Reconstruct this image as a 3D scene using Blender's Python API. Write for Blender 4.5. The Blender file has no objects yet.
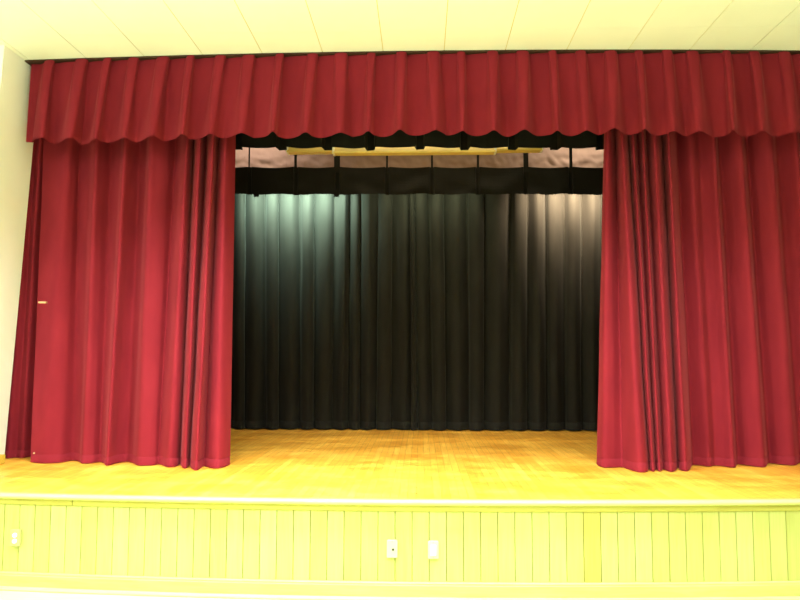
import bpy, bmesh, math, random
from mathutils import Vector, Matrix, noise

random.seed(7)
C = bpy.context.scene.collection

# ------------------------------------------------------------------ camera
F = 702.48
CAM = Vector((0.0368, -4.8814, 0.9839))
PITCH, YAW, ROLL = 0.0762, 0.0301, 0.0010
cy, sy, cp, sp = math.cos(YAW), math.sin(YAW), math.cos(PITCH), math.sin(PITCH)
FW = Vector((-sy * cp, cy * cp, sp))
RT = Vector((cy, sy, 0))
UP = RT.cross(FW)
cr, sr = math.cos(ROLL), math.sin(ROLL)
RT, UP = cr * RT + sr * UP, -sr * RT + cr * UP


def ray(px, py):
    return RT * ((px - 400) / F) + UP * (-(py - 300) / F) + FW


def at(px, py, Y):
    """world point on the upright plane y = Y that the photograph shows at px, py"""
    d = ray(px, py)
    return CAM + d * ((Y - CAM.y) / d.y)


def on(px, py, Z=0.0):
    """world point on the level plane z = Z"""
    d = ray(px, py)
    return CAM + d * ((Z - CAM.z) / d.z)


cam = bpy.data.cameras.new('camera')
cam.sensor_width = 36
cam.lens = F / 800 * 36
cam.clip_start = 0.05
co = bpy.data.objects.new('camera', cam)
C.objects.link(co)
m = Matrix((RT, UP, -FW)).transposed().to_4x4()
m.translation = CAM
co.matrix_world = m
bpy.context.scene.camera = co


# ------------------------------------------------------------------ helpers
def obj(name, bm, mat, parent=None, smooth=False, kind=None, label=None):
    me = bpy.data.meshes.new(name)
    bmesh.ops.recalc_face_normals(bm, faces=bm.faces)
    bm.to_mesh(me)
    bm.free()
    me.materials.append(mat)
    if smooth:
        for p in me.polygons:
            p.use_smooth = True
    o = bpy.data.objects.new(name, me)
    C.objects.link(o)
    if parent:
        o.parent = parent
        o.matrix_parent_inverse = parent.matrix_world.inverted() if False else Matrix.Translation(-parent.location)
    if kind:
        o['kind'] = kind
    if label:
        o['label'] = label
    return o


def thing(name, label, cat, loc, group=None):
    o = bpy.data.objects.new(name, None)
    C.objects.link(o)
    o.empty_display_size = 0.1
    o.location = loc
    o['label'] = label
    o['category'] = cat
    if group:
        o['group'] = group
    return o


def bx(bm, x0, x1, y0, y1, z0, z1):
    v = [bm.verts.new((x, y, z)) for x in (x0, x1) for y in (y0, y1) for z in (z0, z1)]
    for f in ((0, 1, 3, 2), (4, 6, 7, 5), (0, 4, 5, 1), (2, 3, 7, 6), (0, 2, 6, 4), (1, 5, 7, 3)):
        bm.faces.new([v[i] for i in f])


def bevelled(x0, x1, y0, y1, z0, z1, b=0.004, seg=2):
    bm = bmesh.new()
    bx(bm, x0, x1, y0, y1, z0, z1)
    bmesh.ops.bevel(bm, geom=bm.edges[:], offset=b, segments=seg, affect='EDGES')
    return bm


def cyl(bm, p, q, r, n=12):
    p, q = Vector(p), Vector(q)
    d = (q - p)
    rot = d.to_track_quat('Z', 'Y').to_matrix().to_4x4()
    mt = Matrix.Translation((p + q) / 2) @ rot
    bmesh.ops.create_cone(bm, cap_ends=True, segments=n, radius1=r, radius2=r, depth=d.length, matrix=mt)


def struct(name, bm, mat, smooth=False):
    return obj(name, bm, mat, None, smooth, 'structure')


# bow of the curved apron and of the curtain track that follows it
def bow(x):
    return 0.125 * (x / 2.8) ** 2 - 0.048


def bow_track(x):
    return 0.06 * (x / 2.8) ** 2 - 0.03


def sweep(profile, x0, x1, n=60, ends=True, bw=bow):
    """profile: list of (y, z) closed; swept along x following the apron's bow"""
    bm = bmesh.new()
    rings = []
    for i in range(n + 1):
        x = x0 + (x1 - x0) * i / n
        rings.append([bm.verts.new((x, y + bw(x), z)) for y, z in profile])
    k = len(profile)
    for a, b in zip(rings, rings[1:]):
        for j in range(k):
            bm.faces.new((a[j], a[(j + 1) % k], b[(j + 1) % k], b[j]))
    if ends:
        bm.faces.new(rings[0])
        bm.faces.new(rings[-1][::-1])
    return bm


# ------------------------------------------------------------------ materials
def mat(name):
    ma = bpy.data.materials.new(name)
    ma.use_nodes = True
    nt = ma.node_tree
    b = nt.nodes['Principled BSDF']
    return ma, nt, b


def N(nt, t, **kw):
    n = nt.nodes.new(t)
    for k, v in kw.items():
        setattr(n, k, v)
    return n


def ramp(nt, fac, stops):
    r = N(nt, 'ShaderNodeValToRGB')
    e = r.color_ramp.elements
    while len(e) < len(stops):
        e.new(0.5)
    for el, (p, c) in zip(e, stops):
        el.position = p
        el.color = (*c, 1) if len(c) == 3 else c
    nt.links.new(fac, r.inputs[0])
    return r.outputs[0]


def coords(nt, scale=(1, 1, 1)):
    tc = N(nt, 'ShaderNodeTexCoord')
    mp = N(nt, 'ShaderNodeMapping')
    mp.inputs['Scale'].default_value = scale
    nt.links.new(tc.outputs['Object'], mp.inputs['Vector'])
    return mp.outputs[0]


def noise_tex(nt, vec, scale, detail=3, rough=0.55, dist=0.0):
    n = N(nt, 'ShaderNodeTexNoise')
    n.inputs['Scale'].default_value = scale
    n.inputs['Detail'].default_value = detail
    n.inputs['Roughness'].default_value = rough
    n.inputs['Distortion'].default_value = dist
    nt.links.new(vec, n.inputs['Vector'])
    return n.outputs['Fac']


def mix(nt, kind, fac, a, b):
    n = N(nt, 'ShaderNodeMix', data_type='RGBA', blend_type=kind)
    for sock, v in ((n.inputs[0], fac), (n.inputs[6], a), (n.inputs[7], b)):
        if hasattr(v, 'links') or hasattr(v, 'is_linked'):
            nt.links.new(v, sock)
        else:
            sock.default_value = v if isinstance(v, (int, float)) else (*v, 1)
    return n.outputs[2]


def bump(nt, b, h, strength, dist=0.01):
    n = N(nt, 'ShaderNodeBump')
    n.inputs['Strength'].default_value = strength
    n.inputs['Distance'].default_value = dist
    nt.links.new(h, n.inputs['Height'])
    nt.links.new(n.outputs[0], b.inputs['Normal'])


def velour(name, base, dark, sheen, tint, srough=0.35):
    ma, nt, b = mat(name)
    v = coords(nt, (1, 1, 0.35))
    f = noise_tex(nt, v, 5, 4)
    col = ramp(nt, f, [(0.3, dark), (0.7, base)])
    nt.links.new(col, b.inputs['Base Color'])
    b.inputs['Roughness'].default_value = 0.95
    b.inputs['Specular IOR Level'].default_value = 0.08
    b.inputs['Sheen Weight'].default_value = sheen
    b.inputs['Sheen Roughness'].default_value = srough
    b.inputs['Sheen Tint'].default_value = (*tint, 1)
    fine = noise_tex(nt, coords(nt), 260, 2)
    bump(nt, b, fine, 0.25, 0.003)
    return ma


RED = velour('red_velour', (0.24, 0.018, 0.031), (0.195, 0.014, 0.025), 0.16, (1.0, 0.26, 0.30))
BLACK = velour('black_velour', (0.021, 0.020, 0.017), (0.015, 0.0145, 0.012), 0.05, (0.9, 0.95, 0.85))
BLACK2 = velour('border_velour', (0.013, 0.012, 0.011), (0.010, 0.009, 0.008), 0.03, (0.9, 0.95, 0.85))
ROSE = velour('rose_cloth', (0.24, 0.165, 0.13), (0.20, 0.135, 0.105), 0.1, (1, .8, .7))


def plain(name, col, rough=0.6, var=0.05, scale=6, metal=0.0, spec=0.3):
    ma, nt, b = mat(name)
    f = noise_tex(nt, coords(nt), scale, 4)
    lo = tuple(c * (1 - var) for c in col)
    hi = tuple(min(1, c * (1 + var)) for c in col)
    nt.links.new(ramp(nt, f, [(0.3, lo), (0.7, hi)]), b.inputs['Base Color'])
    b.inputs['Roughness'].default_value = rough
    b.inputs['Metallic'].default_value = metal
    b.inputs['Specular IOR Level'].default_value = spec
    return ma


CEIL = plain('ceiling_tile', (0.86, 0.92, 0.88), 0.9, 0.02, 2)
SEAM = plain('ceiling_seam', (0.72, 0.66, 0.34), 0.9, 0.03, 2)
WALL = plain('painted_wall', (0.90, 0.92, 0.87), 0.8, 0.03, 1.5)
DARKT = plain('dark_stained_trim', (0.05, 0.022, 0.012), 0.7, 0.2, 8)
DARKW = plain('dark_stage_paint', (0.02, 0.02, 0.02), 0.9, 0.2, 3)
WHITEP = plain('white_plastic', (0.80, 0.80, 0.74), 0.4, 0.02, 8)
PLATE = plain('worn_white_plate', (0.52, 0.52, 0.36), 0.45, 0.03, 8)
IVORY = plain('ivory_plate', (0.46, 0.42, 0.17), 0.45, 0.03, 8)
DARKP = plain('dark_slot', (0.05, 0.045, 0.04), 0.6, 0.1, 8)
YMETAL = plain('yellowed_enamel', (0.62, 0.45, 0.12), 0.45, 0.06, 5)
STEEL = plain('grey_steel', (0.25, 0.25, 0.24), 0.4, 0.1, 8, 0.6)
TAPE = plain('tan_tape', (0.55, 0.36, 0.2), 0.8, 0.1, 30)

S = 0.115           # board width
X0 = -2.7856        # first seam seen at the left


def floor_wood():
    ma, nt, b = mat('stage_floorboards')
    tc = N(nt, 'ShaderNodeTexCoord')
    mp = N(nt, 'ShaderNodeMapping')
    mp.inputs['Rotation'].default_value = (0, 0, math.radians(90))
    nt.links.new(tc.outputs['Object'], mp.inputs['Vector'])
    br = N(nt, 'ShaderNodeTexBrick')
    br.offset = 0.37
    br.inputs['Scale'].default_value = 1
    br.inputs['Brick Width'].default_value = 1.9
    br.inputs['Row Height'].default_value = 0.06
    br.inputs['Mortar Size'].default_value = 0.0022
    br.inputs['Mortar Smooth'].default_value = 0.4
    br.inputs['Color1'].default_value = (0.80, 0.375, 0.045, 1)
    br.inputs['Color2'].default_value = (0.90, 0.485, 0.075, 1)
    br.inputs['Mortar'].default_value = (0.46, 0.21, 0.03, 1)
    nt.links.new(mp.outputs[0], br.inputs['Vector'])
    # grain along the boards and worn varnish across them
    g = noise_tex(nt, coords(nt, (40, 1.5, 1)), 1.5, 4)
    col = mix(nt, 'MULTIPLY', 0.8, br.outputs['Color'], ramp(nt, g, [(0.3, (0.80, 0.76, 0.66)), (0.7, (1.1, 1.1, 1.1))]))
    w = noise_tex(nt, coords(nt, (1.0, 1.7, 1)), 1.7, 6, 0.62, 0.3)
    col = mix(nt, 'MULTIPLY', 0.9, col, ramp(nt, w, [(0.36, (0.88, 0.76, 0.62)), (0.50, (0.98, 0.95, 0.90)), (0.64, (1.10, 1.15, 1.25))]))
    nt.links.new(col, b.inputs['Base Color'])
    r = ramp(nt, w, [(0.35, (0.30,) * 3), (0.65, (0.48,) * 3)])
    nt.links.new(r, b.inputs['Roughness'])
    b.inputs['Specular IOR Level'].default_value = 0.35
    bump(nt, b, br.outputs['Fac'], -0.15, 0.004)
    return ma


def panel_wood():
    ma, nt, b = mat('panel_boards')
    tc = N(nt, 'ShaderNodeTexCoord')
    sx = N(nt, 'ShaderNodeSeparateXYZ')
    nt.links.new(tc.outputs['Object'], sx.inputs[0])
    a = N(nt, 'ShaderNodeMath', operation='SUBTRACT')
    a.inputs[1].default_value = X0
    nt.links.new(sx.outputs[0], a.inputs[0])
    d = N(nt, 'ShaderNodeMath', operation='DIVIDE')
    d.inputs[1].default_value = S
    nt.links.new(a.outputs[0], d.inputs[0])
    fl = N(nt, 'ShaderNodeMath', operation='FLOOR')
    nt.links.new(d.outputs[0], fl.inputs[0])
    wn = N(nt, 'ShaderNodeTexWhiteNoise', noise_dimensions='1D')
    nt.links.new(fl.outputs[0], wn.inputs['W'])
    col = ramp(nt, wn.outputs['Value'], [(0.0, (0.465, 0.475, 0.14)), (0.5, (0.485, 0.505, 0.165)), (1.0, (0.50, 0.53, 0.195))])
    # one board replaced with a browner one
    eq = N(nt, 'ShaderNodeMath', operation='COMPARE')
    eq.inputs[1].default_value = 34
    eq.inputs[2].default_value = 0.5
    nt.links.new(fl.outputs[0], eq.inputs[0])
    col = mix(nt, 'MIX', eq.outputs[0], col, (0.46, 0.42, 0.10))
    g = noise_tex(nt, coords(nt, (30, 30, 1.6)), 1.6, 5, 0.6, 0.6)
    col = mix(nt, 'MULTIPLY', 0.7, col, ramp(nt, g, [(0.3, (0.88, 0.84, 0.70)), (0.65, (1.05, 1.05, 1.05))]))
    nt.links.new(col, b.inputs['Base Color'])
    b.inputs['Roughness'].default_value = 0.45
    b.inputs['Specular IOR Level'].default_value = 0.3
    return ma


def trim_wood(name, lo, hi, rough=0.4):
    ma, nt, b = mat(name)
    g = noise_tex(nt, coords(nt, (1.2, 20, 20)), 2.0, 5, 0.6, 0.4)
    nt.links.new(ramp(nt, g, [(0.3, lo), (0.7, hi)]), b.inputs['Base Color'])
    b.inputs['Roughness'].default_value = rough
    b.inputs['Specular IOR Level'].default_value = 0.35
    return ma


FLOORW = floor_wood()
PANEL = panel_wood()
NOSE = trim_wood('nosing_wood', (0.52, 0.53, 0.17), (0.62, 0.63, 0.23))
FASC = trim_wood('fascia_wood', (0.40, 0.345, 0.06), (0.46, 0.43, 0.09))
BASE = trim_wood('baseboard_wood', (0.43, 0.44, 0.12), (0.53, 0.55, 0.18))
GROOVE = plain('groove_wood', (0.62, 0.30, 0.04), 0.8, 0.2, 10)
HALL = trim_wood('hall_floor', (0.52, 0.55, 0.26), (0.60, 0.63, 0.33), 0.35)
ORANGE = trim_wood('wall_base_wood', (0.60, 0.42, 0.05), (0.72, 0.52, 0.08))

# ------------------------------------------------------------------ setting
YV = 1.25                                   # plane of the valance
H = CAM.z + (3.7731 - CAM.z) * (YV - CAM.y) / (1.4551 - CAM.y)    # hall ceiling
YC = 1.46                                   # plane of the red curtains
ZF = -0.655                                 # hall floor
YB = on(410, 430).y                         # black back curtain
XW = on(0, 0, H).x
c1 = on(8, 45, H)
c2 = on(28, 61.5, H)
XW = (c1.x + c2.x) / 2                      # return of the proscenium wall
YP = c1.y                                   # its front face
HW = 8.5                                    # half width of the hall
YH = -8.5                                   # rear of the hall
SH = 4.75                                   # ceiling above the stage

# hall floor
bm = bmesh.new()
bx(bm, -HW, HW, YH, 0.6, ZF - 0.1, ZF)
struct('floor', bm, HALL)

# hall ceiling: panels with narrow seams between them, on a dark-cream backing
tw = 0.5639 * (YV - CAM.y) / (1.4551 - CAM.y)
c0 = CAM.x + (-3.1312 - CAM.x) * (YV - CAM.y) / (1.4551 - CAM.y)
cross = on(700, 26.5, H).y
bm = bmesh.new()
tl = tw * 2
yy = [cross - tl * k for k in range(9, -1, -1)] + [YV + 0.30]
yy = [y for y in yy if y > YH + 0.2]
yy = [YH] + yy
for i in range(-16, 28):
    xa, xb = c0 + tw * i, c0 + tw * (i + 1)
    if xb < -HW or xa > HW:
        continue
    xa, xb = max(xa, -HW), min(xb, HW)
    for ya, yb in zip(yy, yy[1:]):
        bx(bm, xa + 0.0035, xb - 0.0035, ya + 0.001, yb - 0.001, H, H + 0.02)
struct('ceiling', bm, CEIL)
bm = bmesh.new()
bx(bm, -HW, HW, YH, YV + 0.30, H + 0.006, H + 0.12)
struct('ceiling_backing', bm, SEAM)

# hall side and rear walls
for nm, a, b_ in (('wall_left', -HW - 0.15, -HW), ('wall_right', HW, HW + 0.15)):
    bm = bmesh.new()
    bx(bm, a, b_, YH, YP + 0.3, ZF - 0.1, H + 0.12)
    struct(nm, bm, WALL)
bm = bmesh.new()
bx(bm, -HW - 0.15, HW + 0.15, YH - 0.15, YH, ZF - 0.1, H + 0.12)
struct('wall_rear', bm, WALL)

# proscenium wall: front face and return on either side of the opening
XR = -XW + 0.35
bm = bmesh.new()
# the return is slightly out of plumb: its foot stands a little farther out than its head
lo_x = at(-3, 461, YC).x
hi_x = at(26, 61.5, YV + 0.08).x
sl = (hi_x - lo_x) / H


def wx(z):
    return lo_x + sl * z


q = [(-HW, YP), (None, YP), (None, YV + 0.32), (-HW, YV + 0.32)]
lo = [bm.verts.new((wx(ZF) if x is None else x, y, ZF)) for x, y in q]
hi = [bm.verts.new((wx(H + 0.12) if x is None else x, y, H + 0.12)) for x, y in q]
for j in range(4):
    bm.faces.new((lo[j], lo[(j + 1) % 4], hi[(j + 1) % 4], hi[j]))
bm.faces.new(lo[::-1])
bm.faces.new(hi)
struct('wall_proscenium_left', bm, WALL)
XW = lo_x
bm = bmesh.new()
bx(bm, XR, HW, YP, YV + 0.32, ZF, H + 0.12)
struct('wall_proscenium_right', bm, WALL)
# low wooden base along the left return
bm = bevelled(XW, XW + 0.115, YP, YC - 0.06, 0.0, 0.08, 0.006)
struct('baseboard_left', bm, ORANGE)
bm = bevelled(XR - 0.035, XR, YP, YC - 0.05, 0.0, 0.085, 0.006)
struct('baseboard_right', bm, ORANGE)
# header above the opening that closes the hall off from the fly space
bm = bmesh.new()
bx(bm, -HW, HW, YV + 0.30, YV + 0.38, H - 0.25, SH + 0.1)
struct('wall_header', bm, DARKW)
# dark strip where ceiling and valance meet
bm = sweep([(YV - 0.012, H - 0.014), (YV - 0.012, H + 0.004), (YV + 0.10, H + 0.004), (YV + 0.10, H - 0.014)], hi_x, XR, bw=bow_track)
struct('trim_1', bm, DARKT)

# stage floor following the bow of the apron
n = 60
bm = bmesh.new()
xs = [XW - 0.0 + (XR - XW) * i / n for i in range(n + 1)]
top = [[], []]
for x in xs:
    top[0].append((x, bow(x) + 0.005))
    top[1].append((x, YB + 1.6))
va = [[bm.verts.new((x, y, z)) for (x, y) in row] for row in top for z in (0.0, -0.04)]
ft, fb, bt, bb = va
for i in range(n):
    bm.faces.new((ft[i], ft[i + 1], bt[i + 1], bt[i]))
    bm.faces.new((fb[i], bb[i], bb[i + 1], fb[i + 1]))
    bm.faces.new((ft[i], fb[i], fb[i + 1], ft[i + 1]))
    bm.faces.new((bt[i], bt[i + 1], bb[i + 1], bb[i]))
bm.faces.new((ft[0], bt[0], bb[0], fb[0]))
bm.faces.new((ft[n], fb[n], bb[n], bt[n]))
struct('stage_floor', bm, FLOORW)
# wings of the stage either side of the opening, behind the proscenium wall
bm = bmesh.new()
bx(bm, -HW, XW, YV + 0.33, YB + 1.6, -0.04, 0.0)
bx(bm, XR, HW, YV + 0.33, YB + 1.6, -0.04, 0.0)
struct('wing_floor', bm, FLOORW)
# stage shell
for nm, q in (('wall_stage_left', (-HW - 0.1, -HW, YV + 0.38, YB + 1.7, -0.04, SH + 0.1)),
              ('wall_stage_right', (HW, HW + 0.1, YV + 0.38, YB + 1.7, -0.04, SH + 0.1)),
              ('wall_stage_back', (-HW, HW, YB + 1.6, YB + 1.7, -0.04, SH + 0.1)),
              ('ceiling_stage', (-HW, HW, YV + 0.38, YB + 1.6, SH, SH + 0.1))):
    bm = bmesh.new()
    bx(bm, *q)
    struct(nm, bm, DARKW)

# stage front: rounded nosing, fascia, upright boards, baseboard, shoe strip
XA, XB = XW - 0.0, XR
prof = [(0.03, -0.034), (0.03, 0.0006)]
for k in range(9):
    t = math.pi / 2 + math.pi * k / 8
    prof.append((-0.024 + 0.017 * math.cos(t), -0.0165 + 0.0171 * math.sin(t)))
struct('trim_2', sweep(prof, XA, XB), NOSE, True)
bm = sweep([(-0.008, -0.076), (-0.014, -0.071), (-0.014, -0.0335), (0.03, -0.0335), (0.03, -0.076)], XA, on(73, 502, -0.05).x - 0.002, 16)
b2 = sweep([(-0.008, -0.076), (-0.014, -0.071), (-0.014, -0.0335), (0.03, -0.0335), (0.03, -0.076)], on(73, 502, -0.05).x + 0.002, XB, 60)
tmp = bpy.data.meshes.new('tmp')
b2.to_mesh(tmp)
b2.free()
bm.from_mesh(tmp)
bpy.data.meshes.remove(tmp)
struct('trim_3', bm, FASC)
ZB = -0.5391
bm = bmesh.new()
k0 = int(math.floor((XA - X0) / S))
k1 = int(math.ceil((XB - X0) / S))
for k in range(k0, k1):
    xa, xb = max(X0 + S * k, XA) + 0.0006, min(X0 + S * (k + 1), XB) - 0.0006
    if xb - xa < 0.01:
        continue
    g = 0.0026
    pr = [(xa, 0.03), (xa, 0.009), (xa + g, 0.0), (xb - g, 0.0), (xb, 0.009), (xb, 0.03)]
    lo = [bm.verts.new((x, y + bow(x), ZB - 0.02)) for x, y in pr]
    hi = [bm.verts.new((x, y + bow(x), -0.07)) for x, y in pr]
    for j in range(6):
        bm.faces.new((lo[j], lo[(j + 1) % 6], hi[(j + 1) % 6], hi[j]))
    bm.faces.new(lo[::-1])
    bm.faces.new(hi)
struct('wall_stage_front', bm, PANEL)
struct('wall_stage_front_backing', sweep([(0.031, ZF), (0.031, -0.036), (0.08, -0.036), (0.08, ZF)], XA, XB), GROOVE)
struct('baseboard_front', sweep([(0.03, ZB), (-0.014, ZB), (-0.019, ZB - 0.006), (-0.019, ZB - 0.016), (-0.022, ZB - 0.02),
                                 (-0.022, ZF), (0.03, ZF)], XA, XB), BASE)
prof = [(-0.02, ZF)]
for k in range(7):
    t = math.pi - math.pi / 2 * k / 6
    prof.append((-0.022 + 0.024 * math.cos(t), ZF + 0.024 * math.sin(t)))
struct('trim_4', sweep(prof, XA, XB), NOSE, True)


# ------------------------------------------------------------------ cloth
def catmull(pts, sub):
    out = []
    n = len(pts)
    for i in range(n - 1):
        p0 = pts[max(i - 1, 0)]
        p1, p2 = pts[i], pts[i + 1]
        p3 = pts[min(i + 2, n - 1)]
        for j in range(sub):
            t = j / sub
            out.append(tuple(0.5 * ((2 * b) + (-a + c) * t + (2 * a - 5 * b + 4 * c - d) * t * t + (-a + 3 * b - 3 * c + d) * t ** 3)
                             for a, b, c, d in zip(p0, p1, p2, p3)))
    out.append(tuple(pts[-1]))
    return out


def cloth_grid(tops, bots, zt, zb, nz, wob=0.004, seed=0.0, mid=0.0, ease=1.0):
    """rows of points from the upper path to the lower path; zb may differ along the path"""
    rows = []
    for r in range(nz + 1):
        s = r / nz
        row = []
        for k, (a, b) in enumerate(zip(tops, bots)):
            e = s ** ease
            x = a[0] + (b[0] - a[0]) * s
            y = a[1] + (b[1] - a[1]) * e
            z = zt + ((b[2] if len(b) > 2 else zb) - zt) * s
            q = Vector((x * 5 + seed, y * 5, z * 1.3))
            row.append(Vector((x + wob * noise.noise(q), y + wob * 2 * noise.noise(q + Vector((9, 3, 1))), z)))
        rows.append(row)
    return rows


def grid_bm(rows):
    bm = bmesh.new()
    vs = [[bm.verts.new(p) for p in row] for row in rows]
    for a, b in zip(vs, vs[1:]):
        for i in range(len(a) - 1):
            bm.faces.new((a[i], b[i], b[i + 1], a[i + 1]))
    return bm


def thick(o, t=0.006):
    md = o.modifiers.new('thickness', 'SOLIDIFY')
    md.thickness = t
    md.offset = 0
    md.use_rim = False


def split_hem(rows, hem_z):
    """rows above hem_z, and the hem rows pushed a little to the front"""
    k = next(i for i, r in enumerate(rows) if sum(p.z for p in r) / len(r) < hem_z)
    k = max(k, 1)
    cloth = rows[:k + 1]
    hem = []
    for r in rows[k:]:
        hem.append([p + Vector((0, -0.0008, 0)) for p in r])
    first = [p.copy() for p in rows[k]]
    return cloth, [first] + hem


def curtain(label, folds, name='stage_curtain', cat='curtain', group=None, y0=YC + 0.17, ytop=137, zt=3.12, sub=7, nz=44, mt=RED,
            hem=0.115, seed=0.0, dscale=1.35, lean=1.0, amp=0.5):
    """folds: (x at the valance, x at the floor, depth at top, y in the photo where the hem meets the floor)"""
    tops, bots = [], []
    for xt, xb, dy, yb in folds:
        p = at(xt, ytop, y0 + dy * dscale)
        q = on(xb, yb, 0.0)
        q2 = at(xb, yb, YC + (q.y - YC) * lean + dy * amp)
        # continue the straight fall of the cloth up to its heading
        f = (zt - p.z) / p.z
        tops.append((p.x + (p.x - q2.x) * f, p.y))
        bots.append((q2.x, q2.y))
    tp, bt = catmull(tops, sub), catmull(bots, sub)
    rows = cloth_grid(tp, bt, zt, 0.006, nz, seed=seed)
    c, h = split_hem(rows, hem)
    base = sum((p for p in rows[-1]), Vector()) / len(rows[-1])
    t = thing(name, label, cat, (base.x, base.y, 0), group)
    thick(obj('cloth', grid_bm(c), mt, t, True))
    thick(obj('hem', grid_bm(h), mt, t, True))
    return t


# the left curtain: (top x, floor x, depth, floor y)
left = [(44, 31, 0.00, 462.5), (56, 36, -0.02, 463), (69.5, 45, -0.05, 463.3), (76, 60, 0.0, 463), (81, 72, 0.05, 461.3),
        (90, 79, 0.0, 461.8), (96.5, 82.5, -0.08, 463.2), (103, 92, -0.03, 463.2), (112, 100, 0.05, 462.8),
        (121, 104, 0.00, 463.8), (126, 107.5, -0.09, 465.2), (134, 116, -0.01, 463.5), (141, 126, 0.05, 462.6),
        (147, 132, 0.01, 463.2), (151, 138, -0.08, 465), (158, 147, -0.06, 465.5), (168, 154, -0.01, 465.5),
        (176, 158, 0.06, 465.2), (181, 161, 0.02, 465.4), (187, 168, -0.10, 466.6), (191, 176, -0.05, 466.2),
        (194, 180, 0.06, 465.2), (197, 182.5, -0.07, 467), (201, 186, -0.11, 467.6), (204, 188.5, 0.0, 466.6),
        (207, 190, 0.05, 466.4), (210, 192.5, -0.06, 468.6), (214, 196.5, -0.14, 469.3), (217.5, 201.5, -0.02, 467.6),
        (219.5, 204, 0.02, 466.8), (222, 209, -0.07, 467.3), (226, 217, -0.12, 467.6), (231, 224, -0.07, 466.8), (235.5, 229.8, 0.00, 465)]
lc = curtain('red velour stage curtain at left drawn aside, hanging beside the pale wall', left, seed=1.3)
p = at(43.5, 302.5, YC - 0.045)
obj('tape_mark', bevelled(p.x - 0.035, p.x + 0.035, p.y - 0.03, p.y + 0.004, p.z - 0.008, p.z + 0.008, 0.002), TAPE, lc,
    label='short tan strip of tape across a fold')
p = at(34.5, 453, YC - 0.03)
bm = bmesh.new()
cyl(bm, (p.x, p.y - 0.012, p.z), (p.x, p.y + 0.03, p.z), 0.008)
obj('button', bm, TAPE, lc, label='small pale button on the hem')

dark = [(22, -5, 0.10, 459), (27, 1, 0.12, 459), (31, 8, 0.08, 459.4), (36, 16, 0.13, 459), (40, 22, 0.10, 459.3), (46, 30, 0.18, 458.6), (50, 36, 0.18, 458.6)]
curtain('narrow red velour curtain end in shadow against the pale left wall', dark, seed=4.1, y0=YC + 0.06, dscale=1.0, amp=0.5)

right = [(604, 596.8, 0.0, 465), (606, 603, -0.08, 467), (610, 613, -0.07, 467.3), (614, 622, 0.03, 468), (616, 627, 0.02, 469.3),
         (621, 638, -0.13, 471.2), (625, 646, -0.08, 471.4), (628, 649, 0.05, 470.2), (630, 651, -0.05, 470.8), (633, 653.5, -0.09, 471),
         (636, 655.5, 0.03, 470.2), (639, 657, 0.0, 470.3), (642.5, 659.8, -0.09, 471), (646, 663, 0.03, 470), (648.5, 665, 0.0, 470.2),
         (653.5, 671, -0.12, 471.1), (658.5, 675.5, -0.05, 470.6), (662, 678, 0.08, 468.8), (664.5, 680.5, -0.03, 470), (668, 686, -0.12, 470.6),
         (672, 690, -0.03, 469), (676, 692, 0.08, 466.3), (682, 699, 0.04, 466.2), (690, 709, -0.02, 466.8), (698, 715, 0.02, 466.3),
         (706, 724, -0.02, 466.6), (714, 734, -0.07, 467.4), (718, 737.5, 0.05, 465.2), (727, 748, 0.01, 466), (740, 764, -0.08, 466.9),
         (745, 768.5, 0.06, 464.3), (754, 780, 0.01, 465), (770, 794, -0.06, 465.2), (776, 800, 0.04, 463.6), (786, 812, 0.0, 464.2),
         (796, 824, -0.07, 464.6), (801, 829, 0.05, 463), (815, 846, -0.03, 463.4), (830, 862, 0.04, 462.4), (845, 880, -0.04, 462.6), (860, 896, 0.04, 461.6)]
curtain('red velour stage curtain at right with bunched leading folds beside the opening', right, seed=8.7)

# the valance: raised narrow pleats between wide flat panels
strips = [(45, 37.5), (78.6, 67.5), (105, 93.6), (132, 123), (162, 151.5), (190, 182), (220, 210.5), (248.5, 241.5), (280, 273), (312.5, 306),
          (341, 340.5), (371.5, 368.5), (401.5, 400), (433, 435.5), (461, 462.5), (492.5, 494), (522.5, 524), (552.5, 557), (581, 586.5),
          (611, 614), (639.5, 645), (668, 674.5), (694, 701), (729, 734.5), (757.5, 765), (788.7, 797.5), (818, 829), (848, 860)]
HEM = [(20, 141), (50, 142.5), (84, 143.8), (108, 141.3), (138, 141.3), (171, 139.8), (195, 138.4), (228, 137), (256, 136.8), (292, 137.6), (325, 136.8),
       (355, 135.6), (390, 135.7), (415, 134.8), (445, 134.2), (479, 135), (507, 135.6), (537, 134.8), (572, 135), (600, 133.8), (630, 133.8),
       (660, 134.4), (685, 135), (717, 136), (750, 135.4), (780, 135.3), (830, 136), (900, 137)]


def hem_y(x):
    for (a, ya), (b, yb) in zip(HEM, HEM[1:]):
        if a <= x <= b:
            return ya + (yb - ya) * (x - a) / (b - a)
    return HEM[-1][1] if x > 400 else HEM[0][1]


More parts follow.
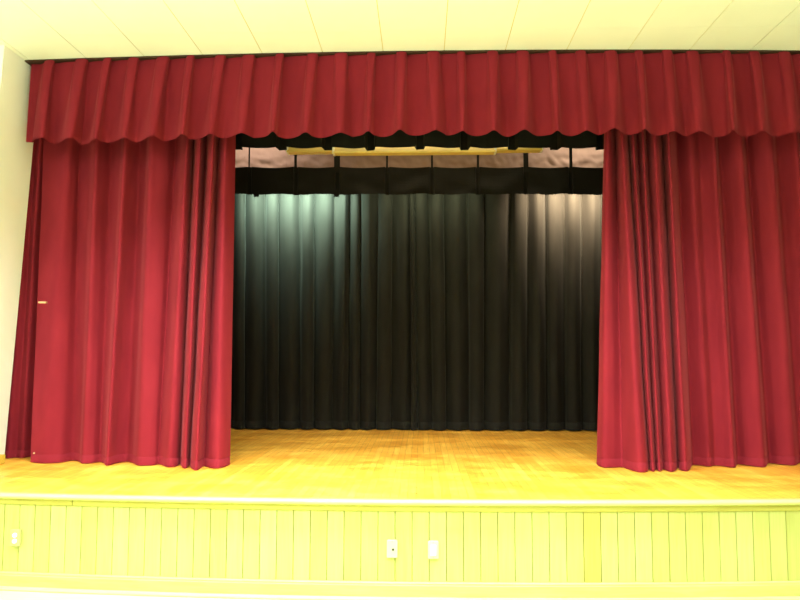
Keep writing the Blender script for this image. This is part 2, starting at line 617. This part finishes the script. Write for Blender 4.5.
ctrl = [(26, 22, 0.02, 0.03), (35, 29, 0.03, 0.03)]
for i, (a, b) in enumerate(strips):
    w = 4.4 + 1.0 * math.sin(i * 2.1)
    d = 0.120 + 0.025 * math.sin(i * 1.7)
    k = 0.5 + 0.25 * math.sin(i * 5.1)
    ctrl += [(a - w * 1.25, b - w * 1.9, -0.002, -d * (0.10 + 0.15 * k)), (a - w * 0.95, b - w * 0.45, -0.030, -d),
             (a + w * 0.95, b + w * 0.45, -0.030, -d), (a + w * 1.35, b + w * 1.7, 0.024, -d * (0.22 - 0.15 * k))]
    if i + 1 < len(strips):
        a2, b2 = strips[i + 1]
        ctrl.append(((a * 0.55 + a2 * 0.45), b * 0.55 + b2 * 0.45, 0.008, 0.03))
tops, bots = [], []
for a, b, d, e in ctrl:
    p = at(a, 55, YV + d)
    q = at(b, hem_y(b), YV + e)
    hz = at(b, hem_y(b), YV + bow_track(q.x)).z
    tops.append((p.x, p.y + bow_track(p.x) + 0.03))
    bots.append((q.x, q.y + bow_track(q.x), hz))
tp, bt = catmull(tops, 5), catmull(bots, 5)
rows = cloth_grid(tp, bt, H - 0.002, 0, 26, seed=2.2, wob=0.003, ease=0.55)
t = thing('stage_valance', 'long pleated red velour valance with scalloped hem across the stage top', 'valance', (0.2, YV, rows[-1][0].z))
k = 24
thick(obj('cloth', grid_bm(rows[:k + 1]), RED, t, True))
thick(obj('hem', grid_bm(rows[k:]), RED, t, True))

# black curtains at the back of the stage: (top x, floor x, depth)
def back_curtain(label, xs, yb, seed, y0):
    tops, bots = [], []
    for i, (xt, xb, d) in enumerate(xs):
        p = at(xt, 193, y0 + d)
        q = at(xb, yb, y0 + d * 1.1)
        f = (4.6 - p.z) / p.z
        tops.append((p.x + (p.x - q.x) * f, p.y))
        bots.append((q.x, q.y))
    rows = cloth_grid(catmull(tops, 6), catmull(bots, 6), 4.6, 0.012, 48, seed=seed, wob=0.008)
    c, h = split_hem(rows, 0.13)
    base = sum((p for p in rows[-1]), Vector()) / len(rows[-1])
    t = thing('backdrop_curtain', label, 'curtain', (base.x, base.y, 0), 'black curtains at the back of the stage')
    thick(obj('cloth', grid_bm(c), BLACK, t, True))
    thick(obj('hem', grid_bm(h), BLACK, t, True), 0.008)


def pleats(xs):
    """rounded pleats with a narrow valley between each and the next"""
    out = []
    for i, (xt, xb, w, d) in enumerate(xs):
        gap = (xs[i + 1][0] - xt) if i + 1 < len(xs) else 16
        gb = (xs[i + 1][1] - xb) if i + 1 < len(xs) else 16
        out += [(xt - gap * 0.12, xb - gb * 0.12, -d * 0.6), (xt + gap * 0.2, xb + gb * 0.2, -d * 1.0), (xt + gap * 0.45, xb + gb * 0.45, -d * 0.35),
                (xt + gap * (0.62 + 0.1 * math.sin(i * 2.7)), xb + gb * (0.62 + 0.1 * math.sin(i * 2.7)), 0.055)]
    return out


lb = [(205, 203, 7, .07), (222, 220, 7, .07), (239, 237, 5, .07), (252, 251, 6, .07), (270, 270, 7, .08), (288, 287, 7, .06), (305, 305, 7, .08), (322, 321, 6, .06),
      (343, 339, 7, .09), (354, 353, 5, .06), (365, 366, 5, .09), (383, 380, 5, .08), (402, 402, 5, .07)]
rb = [(411, 412, 4, .09), (418, 421, 4, .06), (434, 437, 5, .09), (453, 455, 5, .08), (473, 474, 4, .09), (495, 494, 6, .08), (517, 516, 6, .09), (536, 536, 7, .09),
      (551, 553, 7, .07), (571, 571, 8, .09), (590, 591, 6, .08), (606, 607, 7, .07), (622, 624, 7, .07), (640, 642, 7, .08)]
back_curtain('black velour backdrop curtain, left half, greenish light at its top', pleats(lb), 429, 3.0, YB)
back_curtain('black velour backdrop curtain, right half, tan light at its top', pleats(rb), 430, 6.0, YB - 0.03)

# front black border, just behind the red valance
Y1 = 2.05


def border(name, label, cat, group, x0, x1, tabs, wid, depth, yhem, ztop, Y, mt, nz=12, seed=0.0, ytop=None, sag=0.0):
    ctrl = [(x0, 0)]
    for xt in tabs:
        ctrl += [(xt - wid * 0.75, 0), (xt - wid * 0.5, depth), (xt + wid * 0.5, depth), (xt + wid * 0.75, 0)]
    ctrl.append((x1, 0))
    pts = []
    for x, d in ctrl:
        p = at(x, yhem(x), Y)
        pts.append((p.x, Y + d))
    # straight panels with sharp pleats
    dense = []
    for (a, ya), (b, yb_) in zip(pts, pts[1:]):
        n_ = max(2, int(abs(b - a) / 0.05))
        for j in range(n_):
            dense.append((a + (b - a) * j / n_, ya + (yb_ - ya) * j / n_))
    dense.append(pts[-1])
    zh = [at(400, yhem(400), Y).z for _ in dense]
    rows = []
    tabw = [at(x, yhem(x), Y).x for x in tabs]
    for r in range(nz + 1):
        s = r / nz
        row = []
        for (x, y), z in zip(dense, zh):
            pxx = 400 + (x - at(400, yhem(400), Y).x) / (at(500, yhem(500), Y).x - at(400, yhem(400), Y).x) * 100
            zb = at(pxx, yhem(pxx), Y).z
            zt = ztop
            if ytop is not None:
                near = sorted(abs(x - q) for q in tabw)[0] / 0.34
                zt = at(pxx, ytop, Y).z - sag * (1 - (1 - min(1, near)) ** 2)
            q = Vector((x * 4 + seed, y * 3, s * 2))
            row.append(Vector((x, y + 0.02 * noise.noise(q) * (0.3 + s), zt + (zb - zt) * s + 0.008 * noise.noise(q * 1.7) * s)))
        rows.append(row)
    t = thing(name, label, cat, (pts[0][0] * .5 + pts[-1][0] * .5, Y, rows[-1][0].z), group)
    c, h = rows[:nz], rows[nz - 1:]
    thick(obj('cloth', grid_bm(c), mt, t, False), 0.006)
    thick(obj('hem', grid_bm([[p + Vector((0, -0.004, 0)) for p in r] for r in h]), mt, t, False), 0.008)
    return t


border('border_curtain', 'black pleated border curtain hanging straight behind the red valance', 'curtain', 'black border curtains over the stage',
       215, 625, [236, 281, 327, 370, 420, 465, 513, 556, 602], 7, 0.11, lambda x: 147.5 - 0.6 * math.cos((x - 420) / 46 * 6.283), SH, Y1, BLACK2, 14, 1.0)

# lower black border on straps, in front of the backdrop
Y3 = YB - 1.0
slits = [203, 249, 295.5, 337, 387, 432, 478, 526, 571, 617]
b3 = border('strap_border', 'low black border strip hung on straps across the backdrop top', 'curtain', 'black border curtains over the stage',
            190, 640, slits, 3.5, 0.03, lambda x: 194.2 + 0.5 * math.sin(x * 0.13), 0, Y3, BLACK2, 10, 5.0, 166.6, 0.018)
for x, w in zip(slits, (2, 1.3, 2.6, 6, 2, 2, 2.4, 5, 3, 3)):
    p = at(x, 170, Y3 - 0.012)
    hw = w / F * (Y3 - CAM.y) / 2
    bm = bmesh.new()
    bx(bm, p.x - hw, p.x + hw, p.y - 0.003, p.y + 0.003, p.z - 0.03, SH)
    obj('strap', bm, BLACK2, b3)
for x in (256.5, 336.5):
    p = at(x, 194, Y3)
    bm = bmesh.new()
    bx(bm, p.x - 0.03, p.x + 0.03, p.y - 0.02, p.y, p.z - 0.035, p.z + 0.05)
    obj('weight_tab', bm, BLACK2, b3)

# pale wrinkled cloth above the strap border
Y2 = YB - 0.32
rows = []
pa, pb = at(190, 160, Y2), at(650, 160, Y2)
zlo = at(400, 176, Y2).z
nx = 260
for r in range(41):
    s = r / 40
    row = []
    for i in range(nx + 1):
        x = pa.x + (pb.x - pa.x) * i / nx
        z = SH + (zlo - SH) * s ** 0.7
        lowp = max(0.0, 1 - abs(z - (zlo + 0.17)) / 0.22)
        w = 0.025 * noise.noise(Vector((x * 5, z * 13, 2))) * lowp + 0.022 * noise.noise(Vector((x * 16 + z * 9, z * 14, 7))) * lowp
        w += 0.03 * noise.noise(Vector((x * 2.2, z * 0.6, 4)))
        row.append(Vector((x, Y2 + w, z)))
    rows.append(row)
t = thing('rose_border', 'pale rose wrinkled cloth border lit above the low black strip', 'curtain', (0.1, Y2, zlo))
thick(obj('cloth', grid_bm(rows), ROSE, t, True), 0.005)

# yellowed strip light hung crosswise behind the front border
YL = 2.75


def strip_light(name, label, x0, x1, y0, y1, Y, bright):
    a, b = at(x0, y0, Y), at(x1, y0, Y)
    zt, zb = at(410, y0, Y).z, at(410, y1, Y).z
    t = thing(name, label, 'light fixture', ((a.x + b.x) / 2, Y, zb), 'strip lights over the stage')
    h = zt - zb
    # housing with a sloped reflector
    prof = [(-0.035, zt), (0.035, zt), (0.06, zb + h * 0.25), (0.06, zb), (-0.06, zb), (-0.06, zb + h * 0.30)]
    bm = bmesh.new()
    r1 = [bm.verts.new((a.x, Y + y, z)) for y, z in prof]
    r2 = [bm.verts.new((b.x, Y + y, z)) for y, z in prof]
    for j in range(len(prof)):
        bm.faces.new((r1[j], r1[(j + 1) % 6], r2[(j + 1) % 6], r2[j]))
    bm.faces.new(r1[::-1])
    bm.faces.new(r2)
    obj('housing', bm, YMETAL, t)
    obj('rim', bevelled(a.x, b.x, Y - 0.068, Y - 0.058, zb - 0.006, zb + h * 0.28, 0.002), bright, t, label='paler lower lip')
    for x in (a.x, b.x):
        obj('end_cap', bevelled(x - 0.012, x + 0.012, Y - 0.064, Y + 0.064, zb - 0.004, zt + 0.006, 0.004), WHITEP, t, label='whitish end cap')
    for x in (a.x + 0.25, b.x - 0.25):
        bm = bmesh.new()
        cyl(bm, (x, Y, zt - 0.01), (x, Y, SH), 0.008, 8)
        obj('hanger_rod', bm, STEEL, t)


LIP = plain('pale_enamel', (0.85, 0.66, 0.24), 0.35, 0.04, 5)
strip_light('strip_light', 'long yellowed strip light, the farther one, white cap at its left end', 288, 541, 147, 152.3, YL + 0.2, YMETAL)
strip_light('strip_light', 'yellowed strip light with bright lower lip, nearer and shorter one', 334, 495, 148.6, 153.8, YL, LIP)


# ------------------------------------------------------------------ outlets on the stage front
def outlet(px, py, label, style, mt):
    p = at(px, py, bow(at(px, py, 0).x))
    y = bow(p.x)
    w, h, d = 0.036, 0.058, 0.026
    t = thing('electrical_outlet', label, 'outlet', (p.x, y, p.z - h), 'outlets on the stage front')
    obj('back_box', bevelled(p.x - w + 0.003, p.x + w - 0.003, y - d + 0.006, y + 0.004, p.z - h + 0.003, p.z + h - 0.003, 0.003), mt, t)
    obj('cover_plate', bevelled(p.x - w, p.x + w, y - d, y - d + 0.007, p.z - h, p.z + h, 0.003), mt, t)
    if style == 'duplex':
        for s in (-1, 1):
            zc = p.z + s * 0.02
            bm = bmesh.new()
            cyl(bm, (p.x, y - d - 0.006, zc), (p.x, y - d + 0.002, zc), 0.0165, 20)
            so = obj('socket', bm, WHITEP, t, label='white socket')
            for q in (-0.006, 0.006):
                bm = bmesh.new()
                bx(bm, p.x + q - 0.0012, p.x + q + 0.0012, y - d - 0.0066, y - d - 0.004, zc - 0.004, zc + 0.006)
                sl = obj('slot', bm, DARKP, t)
                sl.parent = so
                sl.matrix_parent_inverse = Matrix.Translation(-Vector(t.location))
    elif style == 'jack':
        bm = bmesh.new()
        cyl(bm, (p.x + 0.006, y - d - 0.003, p.z - 0.003), (p.x + 0.006, y - d + 0.002, p.z - 0.003), 0.0085, 16)
        obj('jack', bm, DARKP, t, label='small dark jack hole')
    else:
        obj('rocker', bevelled(p.x - 0.02, p.x + 0.02, y - d - 0.006, y - d + 0.002, p.z - 0.038, p.z + 0.034, 0.003), WHITEP, t, label='plain white insert')
    for s in (-1, 1):
        bm = bmesh.new()
        zc = p.z + s * (h - 0.010)
        cyl(bm, (p.x, y - d - 0.001, zc), (p.x, y - d + 0.002, zc), 0.003, 10)
        obj('screw', bm, STEEL, t)


outlet(16.6, 537.3, 'ivory outlet plate with white sockets at the far left of the panelling', 'duplex', IVORY)
outlet(392.3, 548, 'white outlet plate with a small dark jack at centre of the panelling', 'jack', PLATE)
outlet(433.2, 549, 'white wall plate with plain insert, just right of the jack plate', 'plain', PLATE)


# ------------------------------------------------------------------ light
def area(name, loc, sx, sy, power, col, rot=(0, 0, 0), spread=math.pi):
    l = bpy.data.lights.new(name, 'AREA')
    l.shape = 'RECTANGLE'
    l.size, l.size_y = sx, sy
    l.energy = power
    l.color = col
    l.spread = spread
    o = bpy.data.objects.new(name, l)
    o.location = loc
    o.rotation_euler = rot
    C.objects.link(o)
    return o


def spot(name, loc, target, power, col, angle, blend=1.0, size=0.06):
    l = bpy.data.lights.new(name, 'SPOT')
    l.energy = power
    l.color = col
    l.spot_size = math.radians(angle)
    l.spot_blend = blend
    l.shadow_soft_size = size
    o = bpy.data.objects.new(name, l)
    o.location = loc
    o.rotation_euler = (Vector(target) - Vector(loc)).to_track_quat('-Z', 'Y').to_euler()
    C.objects.link(o)
    return o


WARM = (0.955, 1.0, 0.92)
R = math.radians
for x, y, p, sp in ((-5.9, -4.0, 370, 180), (-1.9, -0.7, 120, 120), (-0.1, -0.7, 120, 120), (1.8, -0.7, 75, 120), (-0.6, -3.9, 220, 150), (2.6, -4.2, 165, 150)):
    area('hall_light', (x, y, H - 0.03), 1.2, 0.4, p, WARM, (0, 0, 0), R(sp))
# unseen uplights added to brighten the hall ceiling, no fixtures of the hall
for x, y, p in ((-2.4, -2.4, 110), (0.4, -2.4, 90)):
    area('added_uplight', (x, y, 2.9), 1.4, 0.5, p, WARM, (math.pi, 0, 0))

# lights over the stage, behind the borders: backdrop lamps and added fill
pl, pr = at(298, 193, YB), at(574, 193, YB)
area('stage_and_fill_light', (pl.x, YB - 0.55, pl.z + 0.12), 1.2, 0.06, 120, (0.68, 1.0, 0.80), (R(62), 0, 0), R(105))
area('stage_and_fill_light', (pr.x, YB - 0.55, pr.z + 0.12), 1.1, 0.06, 105, (1.0, 0.75, 0.50), (R(62), 0, 0), R(105))
area('stage_and_fill_light', (0.2, 3.1, SH - 0.1), 2.4, 0.3, 32, (1.0, 0.82, 0.5), (0, 0, 0), R(95))  # unseen downlight added to brighten the rear of the stage floor
pc = at(425, 193, YB)
area('stage_and_fill_light', (pc.x, YB - 0.55, pc.z + 0.12), 1.3, 0.06, 9, (0.90, 1.0, 0.62), (R(58), 0, 0), R(105))  # weak fill added to pick out the middle folds of the backdrop
p1, p2 = at(256, 150, Y2), at(586, 150, Y2)  # extra pair of lamps, added to light the rose cloth separately
area('stage_and_fill_light', (p1.x, Y2 - 0.6, SH - 0.4), 0.7, 0.06, 24, (1.0, 0.84, 0.70), (R(52), 0, 0), R(120))
area('stage_and_fill_light', (p2.x, Y2 - 0.6, SH - 0.4), 0.6, 0.06, 27, (1.0, 0.86, 0.66), (R(52), 0, 0), R(120))
pm = at(410, 150, YL)
area('stage_and_fill_light', (pm.x, 2.25, 3.62), 2.6, 0.1, 2.6, (1.0, 0.85, 0.5), (math.radians(80), 0, 0), math.radians(110))  # hidden lamp added so the strip light housings show up

w = bpy.data.worlds.new('world')
bpy.context.scene.world = w
w.use_nodes = True
w.node_tree.nodes['Background'].inputs[0].default_value = (0.9, 0.95, 0.7, 1)
w.node_tree.nodes['Background'].inputs[1].default_value = 0.05

vs = bpy.context.scene.view_settings
vs.view_transform = 'Standard'
vs.look = 'None'
vs.exposure = 0.0
vs.gamma = 1.0
vs.use_curve_mapping = False
